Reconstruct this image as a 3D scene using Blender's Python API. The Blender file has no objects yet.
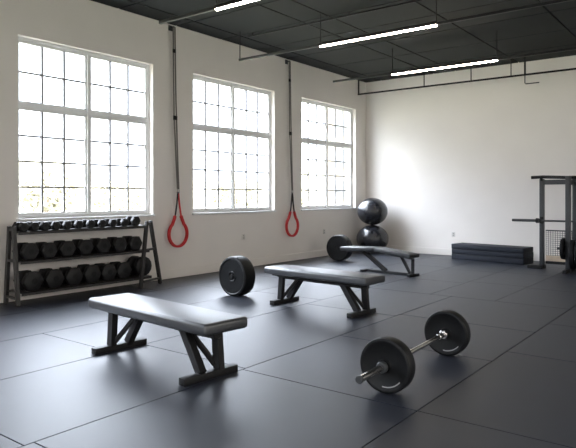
import bpy, bmesh, math, random
from mathutils import Vector, Matrix
random.seed(7)
C = bpy.context.scene.collection
PI = math.pi
R = math.radians

# ------------------------------------------------------------------ materials
def mat(name, col, rough=.5, metal=0, spec=.5, noise=None, bump=None, emit=None, var=.0, coat=0):
    m = bpy.data.materials.new(name); m.use_nodes = True
    nt = m.node_tree; b = nt.nodes['Principled BSDF']
    b.inputs['Base Color'].default_value = (*col, 1)
    b.inputs['Roughness'].default_value = rough
    b.inputs['Metallic'].default_value = metal
    b.inputs['Specular IOR Level'].default_value = spec
    b.inputs['Coat Weight'].default_value = coat
    if noise:
        tc = nt.nodes.new('ShaderNodeTexCoord')
        n = nt.nodes.new('ShaderNodeTexNoise'); n.inputs['Scale'].default_value = noise; n.inputs['Detail'].default_value = 5
        nt.links.new(tc.outputs['Object'], n.inputs['Vector'])
        if var:
            r = nt.nodes.new('ShaderNodeValToRGB')
            r.color_ramp.elements[0].position = .3; r.color_ramp.elements[1].position = .7
            r.color_ramp.elements[0].color = (*[c*(1-var) for c in col], 1)
            r.color_ramp.elements[1].color = (*[min(1, c*(1+var)) for c in col], 1)
            nt.links.new(n.outputs['Fac'], r.inputs['Fac']); nt.links.new(r.outputs['Color'], b.inputs['Base Color'])
        if bump:
            n2 = nt.nodes.new('ShaderNodeTexNoise'); n2.inputs['Scale'].default_value = bump[0]; n2.inputs['Detail'].default_value = 3
            nt.links.new(tc.outputs['Object'], n2.inputs['Vector'])
            bp = nt.nodes.new('ShaderNodeBump'); bp.inputs['Strength'].default_value = bump[1]; bp.inputs['Distance'].default_value = bump[2]
            nt.links.new(n2.outputs['Fac'], bp.inputs['Height']); nt.links.new(bp.outputs['Normal'], b.inputs['Normal'])
    if emit:
        b.inputs['Emission Color'].default_value = (*emit[0], 1); b.inputs['Emission Strength'].default_value = emit[1]
    return m

M = dict(
    wall=mat('wall_paint', (.80, .765, .73), .75, noise=1.3, var=.02, bump=(60, .15, .002)),
    trim=mat('white_trim', (.78, .76, .73), .45),
    sash=mat('window_white', (.80, .81, .82), .4),
    muntin=mat('grille_grey', (.30, .30, .31), .5),
    floor=mat('rubber_floor', (.0175, .0205, .0295), .43, spec=.42, noise=3.5, var=.10, bump=(170, .25, .003)),
    groove=mat('floor_gap', (.004, .004, .004), .9, spec=.1),
    ceil=mat('ceiling_panel', (.021, .0235, .0235), .8, spec=.2, noise=.8, var=.12),
    ceilgap=mat('ceiling_gap', (.004, .004, .004), .9, spec=.1),
    blk=mat('black_metal', (.006, .006, .007), .5, spec=.3, noise=40, var=.15),
    rackm=mat('rack_metal', (.028, .026, .026), .42, noise=30, var=.15),
    gry=mat('grey_metal', (.04, .044, .048), .4, noise=25, var=.1),
    conduit=mat('conduit', (.02, .021, .021), .5, noise=20, var=.1),
    vinyl=mat('grey_vinyl', (.026, .029, .035), .39, spec=1.0, noise=60, var=.06, bump=(220, .12, .001)),
    vinyl2=mat('charcoal_vinyl', (.015, .016, .019), .45, spec=.5, noise=60, var=.08),
    rub=mat('rubber_plate', (.0045, .005, .006), .52, spec=.25, noise=30, var=.15, bump=(90, .15, .001)),
    rubd=mat('rubber_dumbbell', (.008, .008, .009), .55, spec=.4, noise=30, var=.2),
    chrome=mat('chrome', (.62, .61, .60), .22, metal=1),
    ring=mat('grey_print', (.30, .30, .31), .45),
    ball=mat('ball_vinyl', (.016, .017, .021), .26, spec=.6, noise=12, var=.1),
    red=mat('red_webbing', (.52, .018, .022), .55, noise=120, var=.15),
    web=mat('grey_webbing', (.13, .12, .11), .65, noise=150, var=.2),
    webb=mat('black_webbing', (.015, .015, .015), .6, noise=150, var=.2),
    mat_=mat('foam_mat', (.008, .011, .02), .6, spec=.3, noise=30, var=.1),
    wood=mat('pale_board', (.55, .44, .33), .55, noise=9, var=.12),
    plate=mat('outlet_white', (.62, .60, .57), .4),
    slot=mat('outlet_slot', (.33, .32, .30), .5),
    lamp=mat('lamp_diffuser', (.9, .9, .9), .4, emit=((1, .88, .74), 34)),
    grass=mat('outside_ground', (.14, .14, .10), .9, noise=.3, var=.25),
    hill=mat('hill_grass', (.17, .17, .12), .95, noise=.06, var=.35),
    leaf=mat('tree_leaves', (.31, .30, .24), .8, noise=2, var=.4),
    bark=mat('tree_bark', (.25, .2, .16), .9, noise=6, var=.3),
    facade=mat('pale_facade', (.14, .125, .105), .9, noise=1.5, var=.12),
    facwin=mat('facade_window', (.07, .075, .08), .3),
)
def glass_mat():
    m = bpy.data.materials.new('window_glass'); m.use_nodes = True
    nt = m.node_tree; nt.nodes.clear()
    o = nt.nodes.new('ShaderNodeOutputMaterial'); t = nt.nodes.new('ShaderNodeBsdfTransparent')
    t.inputs['Color'].default_value = (.97, .98, .98, 1)
    g = nt.nodes.new('ShaderNodeBsdfGlossy'); g.inputs['Roughness'].default_value = .02
    f = nt.nodes.new('ShaderNodeFresnel'); f.inputs['IOR'].default_value = 1.45
    ge = nt.nodes.new('ShaderNodeNewGeometry'); iv = nt.nodes.new('ShaderNodeMath'); iv.operation = 'SUBTRACT'; iv.inputs[0].default_value = 1
    nt.links.new(ge.outputs['Backfacing'], iv.inputs[1]); mu = nt.nodes.new('ShaderNodeMath'); mu.operation = 'MULTIPLY'
    nt.links.new(f.outputs[0], mu.inputs[0]); nt.links.new(iv.outputs[0], mu.inputs[1])
    mx = nt.nodes.new('ShaderNodeMixShader')
    nt.links.new(mu.outputs[0], mx.inputs[0]); nt.links.new(t.outputs[0], mx.inputs[1]); nt.links.new(g.outputs[0], mx.inputs[2])
    nt.links.new(mx.outputs[0], o.inputs[0]); return m
M['glass'] = glass_mat()

# ------------------------------------------------------------------ mesh helpers
def merge(bm, t):
    me = bpy.data.meshes.new('tmp'); t.to_mesh(me); bm.from_mesh(me); bpy.data.meshes.remove(me); t.free()

def box(bm, lo, hi, bev=0, seg=2, mx=None, mi=0):
    t = bmesh.new(); bmesh.ops.create_cube(t, size=1)
    lo = Vector(lo); hi = Vector(hi)
    for v in t.verts:
        v.co = Vector([(lo[i]+hi[i])/2 + v.co[i]*(hi[i]-lo[i]) for i in range(3)])
    if bev: bmesh.ops.bevel(t, geom=t.edges[:], offset=bev, segments=seg, affect='EDGES', profile=.5)
    if mx is not None: t.transform(mx)
    for f in t.faces: f.material_index = mi
    merge(bm, t)

def frame_to(p, q):
    p = Vector(p); q = Vector(q); z = (q-p).normalized()
    a = Vector((0, 0, 1)) if abs(z.z) < .9 else Vector((0, 1, 0))
    x = a.cross(z).normalized(); y = z.cross(x)
    m = Matrix((x, y, z)).transposed().to_4x4(); m.translation = p
    return m, (q-p).length

def bar(bm, p, q, w, h=None, bev=.004):          # square tube between two points
    h = h or w; m, L = frame_to(p, q)
    box(bm, (-w/2, -h/2, 0), (w/2, h/2, L), bev, 1, m)

def cyl(bm, p, q, r, seg=24, bev=0, mi=0):
    m, L = frame_to(p, q)
    lathe(bm, [(0, 0), (r-bev, 0)] + ([(r, bev), (r, L-bev)] if bev else [(r, 0), (r, L)][0:2]) + [(r-bev, L), (0, L)], m, seg, mi)

def lathe(bm, prof, m=Matrix(), seg=48, mi=0):    # profile (radius, height) around local z
    t = bmesh.new(); rings = []
    pr = []
    for p in prof:
        if not pr or (abs(p[0]-pr[-1][0])+abs(p[1]-pr[-1][1])) > 1e-7: pr.append(p)
    for r, z in pr:
        if r < 1e-6: rings.append([t.verts.new((0, 0, z))])
        else: rings.append([t.verts.new((r*math.cos(2*PI*k/seg), r*math.sin(2*PI*k/seg), z)) for k in range(seg)])
    for a, b in zip(rings, rings[1:]):
        for k in range(seg):
            j = (k+1) % seg
            if len(a) == 1 and len(b) == 1: continue
            if len(a) == 1: t.faces.new((a[0], b[j], b[k]))
            elif len(b) == 1: t.faces.new((a[k], a[j], b[0]))
            else: t.faces.new((a[k], a[j], b[j], b[k]))
    bmesh.ops.recalc_face_normals(t, faces=t.faces[:])
    t.transform(m)
    for f in t.faces: f.material_index = mi
    merge(bm, t)

def tube(bm, pts, r, seg=12, closed=False, flat=None):  # flat=(width,thick) makes a ribbon
    pts = [Vector(p) for p in pts]; n = len(pts); t = bmesh.new(); rings = []
    for i, p in enumerate(pts):
        a = pts[(i-1) % n] if (closed or i) else p; b = pts[(i+1) % n] if (closed or i < n-1) else p
        z = (b-a).normalized()
        ref = Vector((1, 0, 0)) if abs(z.x) < .9 else Vector((0, 0, 1))
        u = (ref - z*ref.dot(z)).normalized(); w = z.cross(u)
        if flat:
            W, T = flat
            rings.append([t.verts.new(p + u*sx*W/2 + w*sy*T/2) for sx, sy in ((-1, -1), (1, -1), (1, 1), (-1, 1))])
        else:
            rings.append([t.verts.new(p + (u*math.cos(2*PI*k/seg) + w*math.sin(2*PI*k/seg))*r) for k in range(seg)])
    m = len(rings[0]); pairs = list(zip(rings, rings[1:])) + ([(rings[-1], rings[0])] if closed else [])
    for a, b in pairs:
        for k in range(m):
            j = (k+1) % m; t.faces.new((a[k], a[j], b[j], b[k]))
    if not closed: t.faces.new(rings[0][::-1]); t.faces.new(rings[-1])
    bmesh.ops.recalc_face_normals(t, faces=t.faces[:]); merge(bm, t)

def obj(name, bm, m, parent=None, smooth=True, loc=None):
    me = bpy.data.meshes.new(name)
    bmesh.ops.recalc_face_normals(bm, faces=bm.faces[:])
    bm.to_mesh(me); bm.free()
    for x in (m if isinstance(m, (list, tuple)) else [m]): me.materials.append(x)
    if smooth:
        me.polygons.foreach_set('use_smooth', [True]*len(me.polygons))
        me.set_sharp_from_angle(angle=R(38))
    o = bpy.data.objects.new(name, me); C.objects.link(o)
    if parent: o.parent = parent
    if loc: o.location = loc
    return o

def thing(name, label, cat, loc=(0, 0, 0), rotz=0, group=None):
    o = bpy.data.objects.new(name, None); C.objects.link(o)
    o.location = loc; o.rotation_euler = (0, 0, rotz); tag(o, label, cat, group); return o
def tag(o, label, cat, group=None):
    o['label'] = label; o['category'] = cat
    if group: o['group'] = group
    return o
def struct(name, bm, m, parent=None, smooth=False):
    o = obj(name, bm, m, parent, smooth)
    if not parent: o['kind'] = 'structure'
    return o
def dup(root, loc=None, rotz=None, label=None, group=None):
    r = root.copy(); C.objects.link(r)
    if loc is not None: r.location = loc
    if rotz is not None: r.rotation_euler = (0, 0, rotz)
    if label: r['label'] = label
    if group: r['group'] = group
    for ch in list(root.children):
        c = ch.copy(); C.objects.link(c); c.parent = r
        for g in ch.children:
            d = g.copy(); C.objects.link(d); d.parent = c
    return r
NB = bmesh.new

# ------------------------------------------------------------------ the room
XL, XR, YF, YB, H = -8.45, 5.0, -4.0, 14.7, 4.72
WT = .32

# rubber floor: big mats laid in staggered strips with open seams
bm = NB(); box(bm, (XL-.02, YF-.02, -.12), (XR+.02, YB+.02, -.012), mi=1)
def strip(x0, x1, cuts):
    ys = [YF] + sorted(cuts) + [YB]
    g = .0045
    for a, b in zip(ys, ys[1:]):
        a = max(a, YF); box(bm, (x0+g, a+g, -.03), (x1-g, b-g, 0), .0015, 1)
# lower band (near the camera) and upper band (towards the back wall), split at y=8.74
def band(lims, y0, y1, cols):
    g = .0045
    for (x0, x1), cuts in zip(zip(lims, lims[1:]), cols):
        ys = [y0]+[c for c in cuts if y0 < c < y1]+[y1]
        for a, b in zip(ys, ys[1:]): box(bm, (x0+g, a+g, -.03), (x1-g, b-g, 0), .0015, 1)
near = [XL, -7.55, -6.235, -4.94, -3.53, -1.855, -.2, 1.5, 3.2, XR]
band(near, YF, 8.74, [[-2, 0, 2.3, 4.4, 6.4], [-1, 1, 3.1, 5.2, 7.2], [-2, 0, 1.8, 3.63, 5.5, 7.3], [-2, 0, 1.935, 4.0, 6.9],
     [-2, 0, 2.0, 3.96, 5.57, 7.03], [-2, 0, 2.0, 3.96, 6.0, 7.6], [-2, 0, 2.0, 4.0, 6.0], [-1, 1, 3, 5, 7], [-2, 0, 2, 4, 6]])
far = [XL, -7.5, -6.2, -4.96, -3.88, -2.87, -1.855, -.2, 1.5, 3.2, XR]
band(far, 8.74, YB, [[10.5, 12.4], [9.6, 11.4, 13.1], [10.4, 12.2, 13.7], [10.2, 12.0, 13.6], [10.45, 12.1, 13.5], [10.3, 12.0, 13.5], [10.3, 12, 13.5], [10.5, 12.5], [10, 12], [10.5, 12.5]])
struct('floor', bm, [M['floor'], M['groove']])

# ceiling: dark panels with recessed joints
bm = NB(); box(bm, (XL-WT, YF-WT, H+.03), (XR+WT, YB+WT, H+.2), mi=1)
xs = [XL, -7.95, -6.4, -5.82, -4.25, -2.65, -1.0, .6, 2.2, XR]
ys = [YF, -2.2, -.4, 1.4, 3.0, 4.6, 6.3, 7.6, 8.82, 9.9, 10.95, 12.3, 13.6, YB]
for a, b in zip(xs, xs[1:]):
    for c, d in zip(ys, ys[1:]):
        box(bm, (a+.016, c+.016, H), (b-.016, d-.016, H+.04))
struct('ceiling', bm, [M['ceil'], M['ceilgap']])

# walls
OPEN = [(4.54, 7.06), (8.05, 10.57), (11.62, 14.14)]
Z0, Z1 = 1.20, 3.91
OPENF = [(-7.2, -4.7), (-3.6, -1.1), (0.2, 2.7)]       # unseen windows behind the camera, added to brighten the room
def wall_with_openings(a0, a1, opens, z0, z1, put):
    c = a0
    for o0, o1 in opens:
        put(c, o0, 0, H+.1); put(o0, o1, 0, z0); put(o0, o1, z1, H+.1); c = o1
    put(c, a1, 0, H+.1)
bm = NB(); wall_with_openings(YF-WT, YB+WT, [(.95, 3.47)] + OPEN, Z0, Z1, lambda a, b, z0, z1: box(bm, (XL-WT, a, z0-.1 if z0 == 0 else z0), (XL, b, z1)))
struct('wall_left', bm, M['wall'])
bm = NB(); box(bm, (XL, YB, -.1), (XR, YB+WT, H+.1)); struct('wall_back', bm, M['wall'])
OPENR = [(-1.4, 1.1), (3.2, 5.7), (7.8, 10.3)]         # invented windows opposite, out of view, added to light the left wall
bm = NB(); wall_with_openings(YF-WT, YB+WT, OPENR, Z0, Z1, lambda a, b, z0, z1: box(bm, (XR, a, z0-.1 if z0 == 0 else z0), (XR+WT, b, z1)))
struct('wall_right', bm, M['wall'])
bm = NB(); wall_with_openings(XL, XR, OPENF, Z0, Z1, lambda a, b, z0, z1: box(bm, (a, YF-WT, z0-.1 if z0 == 0 else z0), (b, YF, z1)))
struct('wall_front', bm, M['wall'])
for nm, lo, hi in (('baseboard_left', (XL, YF, 0), (XL+.018, YB, .165)), ('baseboard_back', (XL+.018, YB-.018, 0), (XR, YB, .165)),
                   ('baseboard_right', (XR-.018, YF, 0), (XR, YB-.018, .165)), ('baseboard_front', (XL+.018, YF, 0), (XR-.018, YF+.018, .165))):
    bm = NB(); box(bm, lo, hi, .005, 1); struct(nm, bm, M['wall'])

# windows, built in a local frame: u along the wall, n towards outside, z up
def window(k, w, mx, full=True):
    z0, z1 = Z0, Z1; root_bm = NB()
    def b(bm, u0, u1, n0, n1, a, c, bev=.003): box(bm, (u0, n0, a), (u1, n1, c), bev, 1, mx)
    # outer frame
    b(root_bm, 0, .05, .10, .19, z0, z1); b(root_bm, w-.05, w, .10, .19, z0, z1)
    b(root_bm, .05, w-.05, .10, .19, z1-.05, z1); b(root_bm, .05, w-.05, .10, .19, z0, z0+.05)
    root = struct('window_%d' % k, root_bm, M['sash'])
    bm = NB(); b(bm, w/2-.028, w/2+.028, .09, .19, z0+.05, z1-.05); obj('mullion', bm, M['sash'], root, False)
    zt = 2.895; b2 = NB(); b(b2, .05, w/2-.028, .10, .18, zt-.035, zt+.035); b(b2, w/2+.028, w-.05, .10, .18, zt-.035, zt+.035)
    obj('transom', b2, M['sash'], root, False)
    bm = NB(); b(bm, -.03, w+.03, -.035, .10, z0-.035, z0+.0, .006); obj('window_sill', bm, M['sash'], root, False)
    for h in range(2):
        a = .05 if h == 0 else w/2+.028; c = w/2-.028 if h == 0 else w-.05
        for (s0, s1, rows) in ((z0+.05, zt-.035, 4), (zt+.035, z1-.05, 2)):
            sb = NB(); t = .032
            b(sb, a, a+t, .115, .165, s0, s1); b(sb, c-t, c, .115, .165, s0, s1)
            b(sb, a+t, c-t, .115, .165, s0, s0+t); b(sb, a+t, c-t, .115, .165, s1-t, s1)
            s = obj('sash', sb, M['sash'], root, False)
            g = NB()
            for i in (1, 2):
                u = a+t+(c-a-2*t)*i/3; b(g, u-.017, u+.017, .118, .162, s0+t, s1-t, 0)
            for i in range(1, rows):
                z = s0+t+(s1-s0-2*t)*i/rows; b(g, a+t, c-t, .127, .153, z-.014, z+.014, 0)
            obj('grille', g, M['muntin'], s, False)
            g = NB(); b(g, a+t, c-t, .138, .142, s0+t, s1-t, 0); obj('pane', g, M['glass'], s, False)
    return root
def mleft(y0): return Matrix(((0, -1, 0, XL), (1, 0, 0, y0), (0, 0, 1, 0), (0, 0, 0, 1)))
def mright(y0): return Matrix(((0, 1, 0, XR), (1, 0, 0, y0), (0, 0, 1, 0), (0, 0, 0, 1)))
def mfront(x1): return Matrix(((1, 0, 0, x1), (0, -1, 0, YF), (0, 0, 1, 0), (0, 0, 0, 1)))
k = 1
for a, b_ in OPEN: window(k, b_-a, mleft(a)); k += 1
window(k, 2.52, mleft(.95)); k += 1  # extra out-of-view window on the left wall, added for more daylight
for a, b_ in OPENF: window(k, b_-a, mfront(a)); k += 1
for a, b_ in OPENR: window(k, b_-a, mright(a)); k += 1

# ------------------------------------------------------------------ flat benches
def make_bench(label, loc, rz):
    t = thing('weight_bench', label, 'bench', loc, rz, 'flat benches in two rows')
    bm = NB(); box(bm, (-.925, -.24, .418), (.925, .24, .517), .03, 4)
    obj('pad', bm, M['vinyl'], t)
    bm = NB(); box(bm, (-.82, -.16, .394), (.82, .16, .4185), .004, 1); obj('pad_base', bm, M['blk'], t)
    bm = NB(); box(bm, (-.80, -.035, .345), (.80, .035, .395), .005, 1); obj('spine', bm, M['blk'], t)
    for s in (-1, 1):
        f = lambda p: (p[0]*s, p[1]*s, p[2])
        bm = NB(); box(bm, (s*.70-.04, -.30, 0), (s*.70+.04, .285, .06), .006, 2); obj('foot', bm, M['blk'], t)
        bm = NB(); bar(bm, f((.70, .10, .05)), f((.67, .10, .398)), .085, .065); obj('leg', bm, M['blk'], t)
        bm = NB(); bar(bm, f((.70, -.09, .05)), f((.41, -.06, .398)), .065, .085); obj('leg', bm, M['blk'], t)
        bm = NB(); bar(bm, f((.45, -.04, .385)), f((.67, .08, .09)), .042); obj('brace', bm, M['blk'], t)
        bm = NB(); box(bm, (s*.55-.2, -.12, .375), (s*.55+.2, .15, .3955), .003, 1); obj('mounting_plate', bm, M['blk'], t)
    return t
b1 = make_bench('nearest grey padded flat bench on black legs, standing in front of the dumbbell rack', (-4.285, 3.68, 0), R(-5.5))
b2 = dup(b1, (-4.575, 6.75, 0), R(-5), 'grey padded flat bench mid-floor, right of the big standing weight plate')

b2.scale = (.965, .94, 1)
# the third bench: thinner, slightly bent pad on a long floor rail
t3 = thing('weight_bench', 'thin charcoal bench with bent two-piece pad and long floor rail, furthest back by the balls', 'bench', (-5.77, 10.55, 0), R(-7))
def pad(x0, z0, x1, z1, w, th, par, nm='pad'):
    bm = NB(); L = math.hypot(x1-x0, z1-z0)
    m = Matrix.Translation((x0, 0, z0)) @ Matrix.Rotation(-math.atan2(z1-z0, x1-x0), 4, 'Y')
    box(bm, (0, -w/2, -th), (L, w/2, 0), .02, 3, m); return obj(nm, bm, M['vinyl2'], par)
pad(-.86, .475, -.02, .51, .35, .075, t3, 'backrest_pad'); pad(.0, .51, .84, .425, .35, .075, t3, 'seat_pad')
bm = NB(); bar(bm, (-.8, 0, .385), (.0, 0, .415), .06, .04); bar(bm, (0, 0, .415), (.8, 0, .335), .06, .04); obj('spine', bm, M['gry'], t3)
bm = NB(); box(bm, (-.32, -.04, 0), (.84, .04, .055), .006, 1); obj('floor_rail', bm, M['blk'], t3)
for a, b_, w in (((-.36, 0, .40), (.17, 0, .05), .085), ((.53, 0, .365), (.73, 0, .05), .055), ((.79, 0, .33), (.79, 0, .05), .055)):
    bm = NB(); bar(bm, a, b_, w, w*.8); obj('leg', bm, M['blk'], t3)
for x in (-.30, .80):
    bm = NB(); box(bm, (x-.035, -.17, 0), (x+.035, .17, .05), .006, 1); obj('foot', bm, M['blk'], t3)

# ------------------------------------------------------------------ plates
def plate_profile(r, t, hub=.05, hole=.026):
    return [(hole, -t/2+.004), (hub, -t/2+.002), (hub+.006, -t/2+.012), (r*.80, -t/2+.012), (r*.86, -t/2+.002), (r-.018, -t/2), (r-.004, -t/2+.006),
            (r, -t/2+.02), (r, t/2-.02), (r-.004, t/2-.006), (r-.018, t/2), (r*.86, t/2-.002), (r*.80, t/2-.012), (hub+.006, t/2-.012),
            (hub, t/2-.002), (hole, t/2-.004), (hole, -t/2+.004)]
def arc_mark(bm, r, w, a0, a1, y, n=16):       # thin printed arc on the plate face (local z = axis)
    vs = []
    for i in range(n+1):
        a = a0+(a1-a0)*i/n
        vs.append([(rr*math.cos(a), rr*math.sin(a), zz) for rr in (r-w/2, r+w/2) for zz in (y, y-.002)])
    vv = [[bm.verts.new(p) for p in q] for q in vs]
    for p, q in zip(vv, vv[1:]):
        bm.faces.new((p[0], p[2], q[2], q[0])); bm.faces.new((p[1], q[1], q[3], p[3]))
        bm.faces.new((p[0], q[0], q[1], p[1])); bm.faces.new((p[2], p[3], q[3], q[2]))

# barbell on the floor: axis along local y
t = thing('barbell', 'chrome barbell loaded with black bumper plates lying on the floor at the right front', 'barbell', (-2.245, 4.86, .216), R(2.4))
RX = Matrix.Rotation(R(-90), 4, 'X')            # local z -> +y
bm = NB(); cyl(bm, (0, -.655, 0), (0, .655, 0), .021); obj('shaft', bm, M['chrome'], t)
for s in (-1, 1):
    bm = NB(); cyl(bm, (0, s*.655, 0), (0, s*1.13, 0), .026, 24, .003); sl = obj('sleeve', bm, M['chrome'], t)
    bm = NB(); cyl(bm, (0, s*1.118, 0), (0, s*1.142, 0), .030, 24, .004); obj('end_cap', bm, M['gry'], sl)
    bm = NB(); cyl(bm, (0, s*.55, 0), (0, s*.60, 0), .040, 24, .004); cyl(bm, (0, s*.44, 0), (0, s*.55, 0), .026, 24, .003); obj('collar', bm, M['chrome'], t)
    bm = NB(); cyl(bm, (0, s*.74, 0), (0, s*.775, 0), .045, 24, .005); obj('clamp', bm, M['gry'], t)
    bm = NB(); lathe(bm, plate_profile(.216, .118), Matrix.Translation((0, s*.665, 0)) @ RX, 72); p = obj('bumper_plate', bm, M['rub'], t)
    bm = NB(); arc_mark(bm, .165, .009, R(40), R(98), -.0465)
    bm.transform(Matrix.Translation((0, s*.665, 0)) @ RX); mk = obj('printed_arc', bm, M['ring'], p); mk['label'] = 'thin grey printed arc'

# big solid plates standing on edge
def big_plate(label, loc, rz):
    t = thing('weight_plate', label, 'weight plate', loc, rz)
    r, w = .305, .23
    prof = [(0, -w/2+.012), (.06, -w/2+.012), (.07, -w/2+.004), (.08, -w/2+.012), (r*.84, -w/2+.010), (r*.88, -w/2), (r-.03, -w/2), (r-.008, -w/2+.01), (r, -w/2+.032),
            (r, w/2-.032), (r-.008, w/2-.01), (r-.03, w/2), (r*.88, w/2), (r*.84, w/2-.01), (.08, w/2-.012), (.07, w/2-.004), (.06, w/2-.012), (0, w/2-.012)]
    bm = NB(); lathe(bm, prof, Matrix.Translation((0, 0, r)) @ RX, 80); obj('rubber_disc', bm, M['rub'], t)
    bm = NB(); lathe(bm, [(0, -w/2-.002), (.028, -w/2-.002), (.032, -w/2+.006), (.032, -w/2+.014)], Matrix.Translation((0, 0, r)) @ RX, 32); obj('hub', bm, M['blk'], t)
    return t
big_plate('big thick black weight plate standing on edge between dumbbell rack and middle bench', (-6.185, 6.81, 0), R(-4))
big_plate('thick black weight plate standing on edge at the head of the furthest bench', (-7.54, 11.89, 0), R(3))

# ------------------------------------------------------------------ exercise balls
def ball(label, loc, rx, rz):
    t = thing('exercise_ball', label, 'ball', loc); bm = NB(); n = 40
    prof = [(rx*math.sin(PI*i/n), -rz*math.cos(PI*i/n)+rz) for i in range(n+1)]; prof[0] = (0, 0); prof[-1] = (0, 2*rz)
    # faint moulded ribs around the ball
    prof = [(r*(1+.004*math.cos(14*PI*i/n)) if 0 < i < n else r, z) for i, (r, z) in enumerate(prof)]
    lathe(bm, prof, Matrix(), 72); o = obj('rubber_shell', bm, M['ball'], t); 
    bm = NB(); m = Matrix.Translation((0, 0, rz)) @ Matrix.Rotation(R(70), 4, 'Y') @ Matrix.Translation((0, 0, rx*.985))
    lathe(bm, [(0, .012), (.012, .012), (.014, .004), (.014, -.02)], m, 20); obj('valve_plug', bm, M['gry'], t)
    return t
ball('glossy black exercise ball resting on the floor in the corner, under another ball', (-7.9, 14.1, 0), .43, .372)
ball('glossy black exercise ball balanced on top of another ball in the corner', (-7.9, 14.1, .7445), .405, .365)

# ------------------------------------------------------------------ dumbbell rack
t = thing('dumbbell_rack', 'three-tier black metal dumbbell rack against the window wall', 'rack', (-8.15, 5.4, 0))
W = lambda x, y, z: (x+8.15, y-5.4, z)
ends = [((-8.00, 4.30), (-8.12, 4.30), (-8.39, 4.33), (-8.27, 4.32)), ((-7.925, 6.36), (-8.06, 6.60), (-8.10, 6.93), (-8.14, 6.74))]
for ff, ft, rf, rt in ends:
    bm = NB(); bar(bm, W(*ff, 0), W(*ft, 1.105), .06, .05); obj('upright', bm, M['rackm'], t)
    bm = NB(); bar(bm, W(*rf, 0), W(*rt, 1.105), .06, .05); obj('upright', bm, M['rackm'], t)
    for z in (.10, .62, 1.06):
        k_ = z/1.105; a = [ff[i]+(ft[i]-ff[i])*k_ for i in (0, 1)]; b_ = [rf[i]+(rt[i]-rf[i])*k_ for i in (0, 1)]
        bm = NB(); bar(bm, W(*a, z), W(*b_, z), .035); obj('cross_brace', bm, M['rackm'], t)
SH = {'bottom': (.185, -7.955, -8.37, 6.62), 'middle': (.625, -7.985, -8.36, 6.60), 'top': (1.035, -8.04, -8.34, 6.62)}
for nm, (z, xf, xb, y1) in SH.items():
    m = Matrix.Translation(W(xf, 0, z)); bm = NB()
    dz = .0
    box(bm, W(xb, 4.33, z-.012), W(xf, y1, z), .002, 1)
    box(bm, W(xf-.012, 4.33, z-.045), W(xf, y1, z), .002, 1)
    box(bm, W(xb, 4.33, z-.03), W(xb+.012, y1, z), .002, 1)
    obj('shelf', bm, M['rackm'], t)

def hexa(bm, r, x0, x1, bev, n=6):               # hexagonal head, flat side down, axis x
    tb = bmesh.new(); a0 = PI/n; rings = []
    Rr = r/math.cos(PI/n)
    for x, k_ in ((x0, .80), (x0+bev, .985), (x0+bev*1.6, 1), (x1-bev*1.6, 1), (x1-bev, .985), (x1, .80)):
        rings.append([tb.verts.new((x, k_*Rr*math.sin(a0+2*PI*i/n), k_*Rr*math.cos(a0+2*PI*i/n))) for i in range(n)])
    for p, q in zip(rings, rings[1:]):
        for i in range(n): tb.faces.new((p[i], p[(i+1) % n], q[(i+1) % n], q[i]))
    tb.faces.new(rings[0]); tb.faces.new(rings[-1])
    long = [e for e in tb.edges if abs((e.verts[0].co-e.verts[1].co).normalized().x) > .99]
    bmesh.ops.bevel(tb, geom=long, offset=r*.12, segments=2, affect='EDGES')
    merge(bm, tb)
def make_dumbbell(r, hl, grip, group, n=6, hx=.5):
    t = thing('dumbbell', 'x', 'dumbbell', (0, 0, 0), 0, group)
    for s in (-1, 1):
        bm = NB(); a = s*grip/2; b_ = s*(grip/2+hl); hexa(bm, r, min(a, b_), max(a, b_), hl*.16, n); bm.transform(Matrix.Translation((0, 0, r)))
        h = obj('head', bm, M['rubd'], t)
        if s == 1:
            bm = NB(); lathe(bm, [(0, 0), (r*.34, 0), (r*.34, .002), (0, .002)], Matrix.Translation((b_-.0005, 0, r)) @ Matrix.Rotation(R(90), 4, 'Y'), 24)
            obj('end_disc', bm, M['blk'], h)
    bm = NB(); lathe(bm, [(0, -grip/2-.01), (.014, -grip/2-.01), (.014, -grip*.3), (.017, 0), (.014, grip*.3), (.014, grip/2+.01), (0, grip/2+.01)],
                     Matrix.Translation((0, 0, r)) @ Matrix.Rotation(R(90), 4, 'Y'), 20)
    obj('handle', bm, M['chrome'], t)
    return t
ordn = ['first', 'second', 'third', 'fourth', 'fifth', 'sixth', 'seventh', 'eighth', 'ninth', 'tenth', 'eleventh']
def row(ys, x, z, r, hl, grip, size, shelf, radii=None):
    proto = {}
    for i, y in enumerate(ys):
        rr = radii[i] if radii else r
        n = 14 if rr > .15 else 6
        grp = 'dumbbells on the %s shelf' % shelf
        if i == 0: pos = 'at the left end'
        elif i == len(ys)-1: pos = 'at the right end'
        else: pos = '%s from the left' % ordn[i]
        lab = '%s black hex dumbbell on the %s shelf of the rack, %s' % (size, shelf, pos)
        if n == 14: lab = 'largest round-headed black dumbbell at the right end of the bottom rack shelf'
        key = (round(rr, 4))
        if key in proto: o = dup(proto[key], (x, y, z), None, lab, grp)
        else:
            o = make_dumbbell(rr, hl, grip, grp, n); proto[key] = o; o.location = (x, y, z); o['label'] = lab
row([4.44, 4.60, 4.76, 4.935, 5.125, 5.32, 5.53, 5.735, 5.945, 6.175, 6.40], -8.19, 1.0355, .064, .075, .09, 'small', 'top',
    [.064]*10+[.078])
row([4.505, 4.80, 5.10, 5.41, 5.73, 6.05, 6.355], -8.17, .6255, .116, .11, .09, 'medium', 'middle', [.119, .113, .116, .116, .116, .116, .116])
row([4.55, 4.885, 5.205, 5.525, 5.825, 6.12, 6.52], -8.175, .1855, .124, .115, .10, 'large', 'bottom', [.134, .132, .128, .134, .128, .128, .16])

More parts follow.
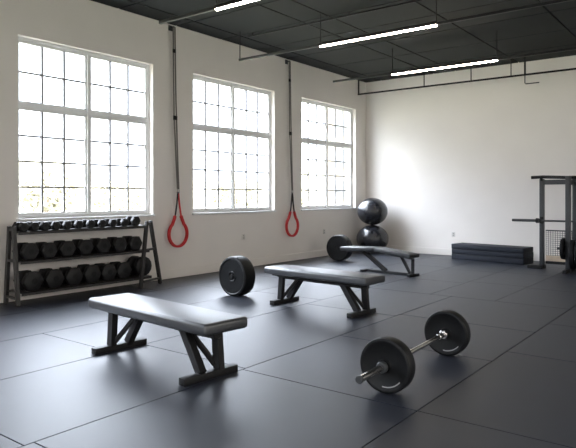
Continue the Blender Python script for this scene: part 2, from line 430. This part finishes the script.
# ------------------------------------------------------------------ suspension straps
def make_straps(label, y):
    x = XL+.10
    t = thing('suspension_strap', label, 'suspension strap', (x, y, 0), 0, 'suspension straps on the window wall')
    bm = NB(); box(bm, (-.0998, -.15, 4.60), (-.085, -.05, 4.70), .003, 1); cyl(bm, (-.09, -.10, 4.66), (.0, -.10, 4.66), .014); 
    obj('wall_anchor', bm, M['gry'], t)
    for s in (-1, 1):
        bm = NB(); tube(bm, [(0, s*.022-.10, 4.66), (0, s*.024-.085, 3.6), (0, s*.028-.07, 3.0), (0, s*.020-.03, 2.2), (0, s*.016, 1.66)], 0, flat=(.008, .030)); obj('webbing', bm, M['web'], t)
    bm = NB(); box(bm, (-.012, -.115, 2.94), (.012, -.025, 3.02), .006, 2); obj('buckle', bm, M['blk'], t)
    bm = NB(); box(bm, (-.012, -.13, 4.18), (.012, -.06, 4.25), .006, 2); obj('buckle', bm, M['blk'], t)
    bm = NB(); ring = [(0, .022*math.cos(a), 1.63+.05*math.sin(a)) for a in [2*PI*i/24 for i in range(24)]]
    tube(bm, ring, .006, 8, True); cyl(bm, (0, -.03, 1.60), (0, .03, 1.60), .008); obj('carabiner', bm, M['gry'], t)
    # tear-drop loop
    R0 = .222; zc = .825
    def P(a): return (0, R0*math.sin(a), zc-R0*1.05*math.cos(a))
    loop = [(0, -.072, 1.16), (0, -.10, 1.09)] + [P(-2.45+4.90*i/36) for i in range(37)] + [(0, .10, 1.09), (0, .072, 1.16)]
    # ribbon with its wide side facing across the loop
    left = [(0, -.008, 1.585), (0, -.032, 1.38), loop[0]]
    right = [(0, .008, 1.585), (0, .032, 1.38), loop[-1]]
    bm = NB(); tube(bm, loop, 0, flat=(.05, .04)); o = obj('foot_loop', bm, M['red'], t); o['label'] = 'red padded loop'
    bm = NB(); tube(bm, left, 0, flat=(.03, .014)); o = obj('loop_strap', bm, M['webb'], t); o['label'] = 'black webbing leg of the loop'
    bm = NB(); tube(bm, right, 0, flat=(.03, .018)); o = obj('loop_strap', bm, M['red'], t); o['label'] = 'red webbing leg of the loop'
    return t
s1 = make_straps('hanging grey suspension strap with red loop right of the dumbbell rack', 7.57)
s2 = dup(s1, (XL+.10, 11.11, 0), None, 'hanging grey suspension strap with red loop between the two further windows')
s2.children  # second strap: both legs black, as in the photograph
for c in s2.children:
    if c.name.startswith('loop_strap') and c.get('label', '').startswith('red'):
        c.data = c.data.copy(); c.data.materials[0] = M['webb']; c['label'] = 'black webbing leg of the loop'

# ------------------------------------------------------------------ ceiling lights
def light_row(label, y, x0, xa, xb, x1, endrod):
    z = 4.15
    t = thing('linear_light', label, 'ceiling light', (xa, y, z), 0, 'linear ceiling lights')
    bm = NB(); box(bm, (x0-xa, -.022, .0), (0, .022, .045), .004, 1); obj('conduit', bm, M['conduit'], t)
    bm = NB(); box(bm, (xb-xa, -.022, .0), (x1-xa, .022, .045), .004, 1); obj('conduit', bm, M['blk'], t)
    bm = NB(); box(bm, (0, -.028, .008), (xb-xa, .028, .06), .004, 1); obj('housing', bm, M['blk'], t)
    bm = NB(); m = Matrix.Translation((0, 0, 0))
    box(bm, (.01, -.020, -.016), (xb-xa-.01, .020, .008), .006, 3); obj('diffuser', bm, M['lamp'], t)
    rods = [.02, xb-xa-.02] + ([x0-xa+.02] if endrod else [])+[x1-xa-1.2]
    for x in rods:
        bm = NB(); cyl(bm, (x, 0, .045), (x, 0, H-z), .009, 10); obj('hanger_rod', bm, M['blk'], t)
    return t
light_row('linear ceiling light nearest the camera, cut off by the top of the picture', 6.02, -7.05, -5.87, -3.45, 3.6, False)
light_row('middle glowing linear ceiling light of the three', 8.62, -7.77, -5.88, -3.70, 3.6, True)
light_row('linear ceiling light nearest the back wall', 11.58, -7.52, -6.02, -3.74, 3.6, False)

# thin sprinkler pipe fixed under the ceiling
t = thing('ceiling_pipe', 'thin black pipe running just under the ceiling between the first two lights', 'pipe', (-7.7, 8.82, H-.06))
bm = NB(); cyl(bm, (0, 0, 0), (11.3, 0, 0), .018, 12); obj('pipe_run', bm, M['blk'], t)
for x in (.1, 2.3, 4.6, 7, 9.4, 11.2):
    bm = NB(); cyl(bm, (x, 0, 0), (x, 0, .06), .012, 8); obj('pipe_clip', bm, M['blk'], t)

# conduit in front of the back wall
t = thing('wall_pipe', 'thin black pipe hung in front of the back wall below the ceiling', 'pipe', (-8.32, 14.05, 4.29))
bm = NB(); cyl(bm, (0, 0, 0), (12.9, 0, 0), .022, 14); obj('pipe_run', bm, M['blk'], t)
for x, r in ((0.02, .022), (1.93, .012), (3.14, .014), (4.08, .012), (4.39, .022), (6.5, .014), (9, .014), (11.5, .014)):
    bm = NB(); cyl(bm, (x, 0, 0), (x, 0, H-4.29), r, 10); obj('hanger_rod', bm, M['blk'], t)
bm = NB(); tube(bm, [(4.39, 0, 0), (4.39, 0, -.19), (4.41, 0, -.21), (4.70, 0, -.21)], .013, 10); obj('pipe_elbow', bm, M['gry'], t)

# ------------------------------------------------------------------ outlets
def outlet(label, loc, rz):
    t = thing('wall_outlet', label, 'outlet', loc, rz, 'wall outlets')
    bm = NB(); box(bm, (-.045, -.012, -.06), (.045, 0, .06), .004, 2); obj('cover_plate', bm, M['plate'], t)
    for z in (-.026, .026):
        bm = NB(); lathe(bm, [(0, 0), (.016, 0), (.016, .003), (0, .003)], Matrix.Translation((0, -.0115, z)) @ Matrix.Rotation(R(90), 4, 'X'), 20); obj('socket', bm, M['slot'], t)
    return t
outlet('small white wall outlet under the middle window', (XL, 9.5, .66), R(90))
outlet('small white wall outlet under the furthest window', (XL, 12.59, .62), R(90))
outlet('small white wall outlet on the back wall, left of the dark mat stack', (-5.88, YB, .54), 0)

# ------------------------------------------------------------------ mat stack by the back wall
labs = ['dark foam mat block at the bottom of the stack by the back wall', 'dark foam mat block in the middle of the stack by the back wall',
        'dark foam mat block on top of the stack by the back wall']
zz = 0
for i, (h, dx) in enumerate(((.135, 0), (.117, .004), (.117, -.003))):
    t = thing('foam_mat', labs[i], 'mat', (-4.69+dx, 14.03, zz), R(-7.5), 'foam mats stacked by the back wall')
    bm = NB(); box(bm, (-.885, -.27, 0), (.885, .27, h), .014, 3); o = obj('cover', bm, M['mat_'], t)
    bm = NB()
    for zt in (.016, h-.016):
        r_ = [(-.886, -.262, zt), (-.876, -.271, zt), (.876, -.271, zt), (.886, -.262, zt), (.886, .262, zt), (.876, .271, zt), (-.876, .271, zt), (-.886, .262, zt)]
        tube(bm, r_, .0025, 6, True)
    obj('piping', bm, M['blk'], t)
    zz += h

# ------------------------------------------------------------------ power rack
t = thing('power_rack', 'dark metal power rack with wire mesh panel at the right edge by the back wall', 'rack', (-3.34, 13.3, 0))
Q = lambda x, y, z: (x+3.34, y-13.3, z)
posts = [(-3.37, 13.3, .09, 1.89), (-2.77, 12.9, .095, 1.93), (-2.74, 13.35, .085, 1.89), (-1.75, 12.9, .095, 1.93), (-1.75, 13.35, .09, 1.89)]
for x, y, w, h in posts:
    bm = NB(); box(bm, Q(x-w/2, y-w/2, 0), Q(x+w/2, y+w/2, h), .006, 2)
    o = obj('upright', bm, M['gry'], t)
bm = NB(); box(bm, Q(-3.33, 13.28, 1.77), Q(-1.795, 13.34, 1.87), .005, 1); obj('cross_beam', bm, M['gry'], t)
for x in (-2.77, -1.75):
    bm = NB(); box(bm, Q(x-.035, 12.9, 1.76), Q(x+.035, 13.32, 1.84), .005, 1); obj('cross_beam', bm, M['gry'], t)
    bm = NB(); box(bm, Q(x-.035, 12.55, 0), Q(x+.035, 13.4, .07), .005, 1); obj('foot', bm, M['blk'], t)
bm = NB(); tube(bm, [Q(-3.56, 13.2, 1.92), Q(-3.45, 13.2, 1.925), Q(-3.34, 13.2, 1.93), Q(-3.1, 13.16, 1.92), Q(-2.84, 13.02, 1.905), Q(-2.4, 13.0, 1.905), Q(-1.6, 13.0, 1.905)], .034, 14); obj('pull_up_bar', bm, M['blk'], t)
bm = NB(); cyl(bm, Q(-3.37, 13.26, 1.87), Q(-3.37, 13.2, 1.92), .03); cyl(bm, Q(-1.75, 12.94, 1.88), Q(-1.75, 13.0, 1.905), .03); obj('bar_bracket', bm, M['blk'], t)
bm = NB(); box(bm, Q(-3.62, 13.10, 0), Q(-3.32, 13.20, .075), .006, 1); box(bm, Q(-3.41, 13.12, 0), Q(-3.325, 13.45, .075), .006, 1); obj('foot', bm, M['blk'], t)
bm = NB(); box(bm, Q(-3.295, 13.27, .10), Q(-2.78, 13.33, .16), .004, 1); obj('bottom_rail', bm, M['blk'], t)
bm = NB(); box(bm, Q(-3.295, 13.285, .16), Q(-2.785, 13.315, .275), .004, 1); o = obj('board', bm, M['wood'], t); o['label'] = 'pale wooden board'
bm = NB()
for i in range(12):
    x = -3.29+i*.0459; cyl(bm, Q(x, 13.3, .27), Q(x, 13.3, .80), .0045, 6)
for i in range(13):
    z = .285+i*.0425; cyl(bm, Q(-3.295, 13.3, z), Q(-2.785, 13.3, z), .0045, 6)
obj('mesh_panel', bm, M['gry'], t)
bm = NB(); box(bm, Q(-3.295, 13.28, .79), Q(-2.785, 13.32, .815), .003, 1); obj('mesh_rail', bm, M['gry'], t)
for x in (-3.365, -1.75):
    y = 13.3 if x < -3 else 13.35
    bm = NB(); box(bm, Q(x-.022, y-.20, .965), Q(x+.022, y-.045, .99), .004, 1); box(bm, Q(x-.022, y-.215, .965), Q(x+.022, y-.20, 1.05), .004, 1)
    box(bm, Q(x-.035, y-.055, .95), Q(x+.035, y-.043, 1.09), .003, 1)
    obj('bar_hook', bm, M['blk'], t)
for (x0, x1, z) in ((-2.98, -2.815, .47), (-2.725, -2.45, .36)):
    bm = NB(); cyl(bm, Q(x0, 12.9, z), Q(x1, 12.9, z), .024, 18, .003); obj('plate_peg', bm, M['gry'], t)

# barbell resting on the rack hooks
RYm = Matrix.Rotation(R(90), 4, 'Y')
t = thing('barbell', 'unloaded dark barbell resting across the hooks of the power rack', 'barbell', (-2.93, 13.17, 1.010))
bm = NB(); cyl(bm, (-.50, 0, 0), (1.31, 0, 0), .0195); obj('shaft', bm, M['gry'], t)
for a, b_ in ((-1.02, -.50), (1.31, 1.86)):
    bm = NB(); cyl(bm, (a, 0, 0), (b_, 0, 0), .029, 20, .003); s = obj('sleeve', bm, M['gry'], t)
    c = -.50 if a < 0 else 1.31
    bm = NB(); cyl(bm, (c-.03, 0, 0), (c+.03, 0, 0), .052, 24, .006); obj('collar', bm, M['blk'], t)

def peg_plate(label, x, z, r, w):
    t = thing('weight_plate', label, 'weight plate', (x, 12.9, z), 0)
    bm = NB(); lathe(bm, plate_profile(r, w), RYm, 56); obj('rubber_disc', bm, M['rub'], t)
    bm = NB(); lathe(bm, [(.0262, -w/2+.002), (.036, -w/2+.002), (.036, w/2-.002), (.0262, w/2-.002), (.0262, -w/2+.002)], RYm, 32); obj('hub', bm, M['gry'], t)
peg_plate('small black weight plate hung on the left side of the power rack', -2.857, .469, .215, .072)
peg_plate('large black weight plate hung on the right side of the rack post, inner one', -2.665, .36, .30, .09)
peg_plate('large black weight plate hung at the right edge, outer one', -2.565, .36, .30, .09)

# ------------------------------------------------------------------ outside
bm = NB(); box(bm, (-260, -80, -.8), (XL-WT-.01, 260, -.35)); box(bm, (XL-WT-.01, -60, -.8), (60, YF-WT-.01, -.35)); box(bm, (XR+WT+.01, YF-WT-.01, -.8), (60, 160, -.35)); o = struct('ground_outside', bm, M['grass'])
bm = NB(); grid = []
for i in range(70):                                   # low hills far beyond the windows
    a = R(-15+i*1.75); rowv = []
    for j in range(8):
        d = 120+j*12; hh = (math.sin(PI*j/7)**1.0)*(7.5+3.0*math.sin(i*.33)+1.6*math.sin(i*.9+j))
        rowv.append(bm.verts.new((-d*math.cos(a), d*math.sin(a), -.5+max(0, hh))))
    grid.append(rowv)
for p, q in zip(grid, grid[1:]):
    for j in range(7): bm.faces.new((p[j], p[j+1], q[j+1], q[j]))
struct('hills', bm, M['hill'], None, True)
def tree(label, x, y, h, r):
    t = thing('tree', label, 'tree', (x, y, -.36), 0, 'pale trees beyond the windows')
    bm = NB(); lathe(bm, [(0, 0), (.16, 0), (.11, h*.4), (.05, h*.75), (0, h*.76)], Matrix(), 10); obj('trunk', bm, M['bark'], t)
    bm = NB(); 
    for i in range(900):
        while True:
            p = Vector((random.uniform(-1, 1), random.uniform(-1, 1), random.uniform(-1, 1)))
            if .45 < p.length < 1: break
        c = Vector((p.x*r, p.y*r, h*.62+p.z*h*.40)); s = .10*h*random.uniform(.6, 1.2)*.7
        q = Matrix.Rotation(random.uniform(0, 6), 3, Vector((random.random(), random.random(), random.random()+.1)).normalized())
        vs = [bm.verts.new(c + q @ Vector(v)*s) for v in ((1, 0, 0), (0, .6, .1), (-1, 0, 0), (0, -.6, .1))]
        bm.faces.new(vs)
    obj('crown', bm, M['leaf'], t, False)
tree('pale round tree seen through the left half of the nearest window', -33, 19.5, 3.4, 1.9)
tree('pale low tree seen through the right half of the nearest window', -38, 28.5, 2.9, 2.4)
tree('pale tree seen through the left half of the middle window', -30, 33, 3.2, 2.0)
tree('pale tree seen through the right half of the middle window', -34, 44, 3.0, 2.6)
t = thing('building', 'pale beige brick building seen through the furthest window', 'building', (-30.2, 55, -.36))
bm = NB(); box(bm, (-3, -5, 0), (9, 6, 13.5)); obj('facade', bm, M['facade'], t, False)
bm = NB(); box(bm, (-3.3, -5.3, 13.5), (9.3, 6.3, 13.9)); obj('roof', bm, M['trim'], t, False)
for i in range(4):
    for j in range(4):
        bm = NB(); box(bm, (-2+i*2.8, -5.06, 1.5+j*3.1), (-.8+i*2.8, -4.98, 3.3+j*3.1)); obj('window', bm, M['facwin'], t, False)

# ------------------------------------------------------------------ light
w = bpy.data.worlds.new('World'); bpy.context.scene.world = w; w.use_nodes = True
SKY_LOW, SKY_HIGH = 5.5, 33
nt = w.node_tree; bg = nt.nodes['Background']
def nd(t, **k):
    n = nt.nodes.new(t)
    for a, b in k.items(): setattr(n, a, b)
    return n
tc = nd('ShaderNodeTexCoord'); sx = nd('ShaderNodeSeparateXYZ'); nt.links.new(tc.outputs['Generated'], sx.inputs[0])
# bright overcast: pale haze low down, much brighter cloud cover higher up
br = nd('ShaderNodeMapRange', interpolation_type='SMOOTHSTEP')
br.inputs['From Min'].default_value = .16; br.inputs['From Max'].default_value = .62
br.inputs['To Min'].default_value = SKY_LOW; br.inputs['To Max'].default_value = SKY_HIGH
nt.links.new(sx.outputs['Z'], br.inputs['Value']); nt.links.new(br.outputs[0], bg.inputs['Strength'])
cm = nd('ShaderNodeMapRange'); cm.inputs['From Min'].default_value = -.5; cm.inputs['From Max'].default_value = .5
nt.links.new(sx.outputs['X'], cm.inputs['Value'])
cr = nd('ShaderNodeValToRGB'); cr.color_ramp.elements[0].color = (.82, .88, 1, 1); cr.color_ramp.elements[1].color = (1, .93, .85, 1)
nt.links.new(cm.outputs[0], cr.inputs['Fac']); nt.links.new(cr.outputs['Color'], bg.inputs['Color'])

def portal(loc, rot, sx_, sy_):
    l = bpy.data.lights.new('window_portal', 'AREA'); l.shape = 'RECTANGLE'; l.size = sx_; l.size_y = sy_
    l.cycles.is_portal = True
    o = bpy.data.objects.new('window_portal', l); C.objects.link(o); o.location = loc; o.rotation_euler = rot
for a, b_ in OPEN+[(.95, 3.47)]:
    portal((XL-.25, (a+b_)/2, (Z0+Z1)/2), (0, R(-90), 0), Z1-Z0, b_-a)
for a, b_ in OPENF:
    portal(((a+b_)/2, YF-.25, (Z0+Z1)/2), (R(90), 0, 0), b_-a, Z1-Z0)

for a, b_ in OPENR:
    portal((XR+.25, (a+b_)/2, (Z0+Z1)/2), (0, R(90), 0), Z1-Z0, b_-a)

# ------------------------------------------------------------------ camera
cam = bpy.data.cameras.new('camera'); co = bpy.data.objects.new('camera', cam); C.objects.link(co)
co.location = (0, 0, 1.55); co.rotation_euler = (R(90), 0, R(37.34))
cam.sensor_width = 36; cam.lens = 36*595/576; cam.shift_y = -(224-195)/576
cam.clip_end = 500
sc = bpy.context.scene; sc.camera = co
vs = sc.view_settings; vs.view_transform = 'Standard'; vs.look = 'None'; vs.gamma = 1; vs.use_curve_mapping = False; vs.exposure = .44
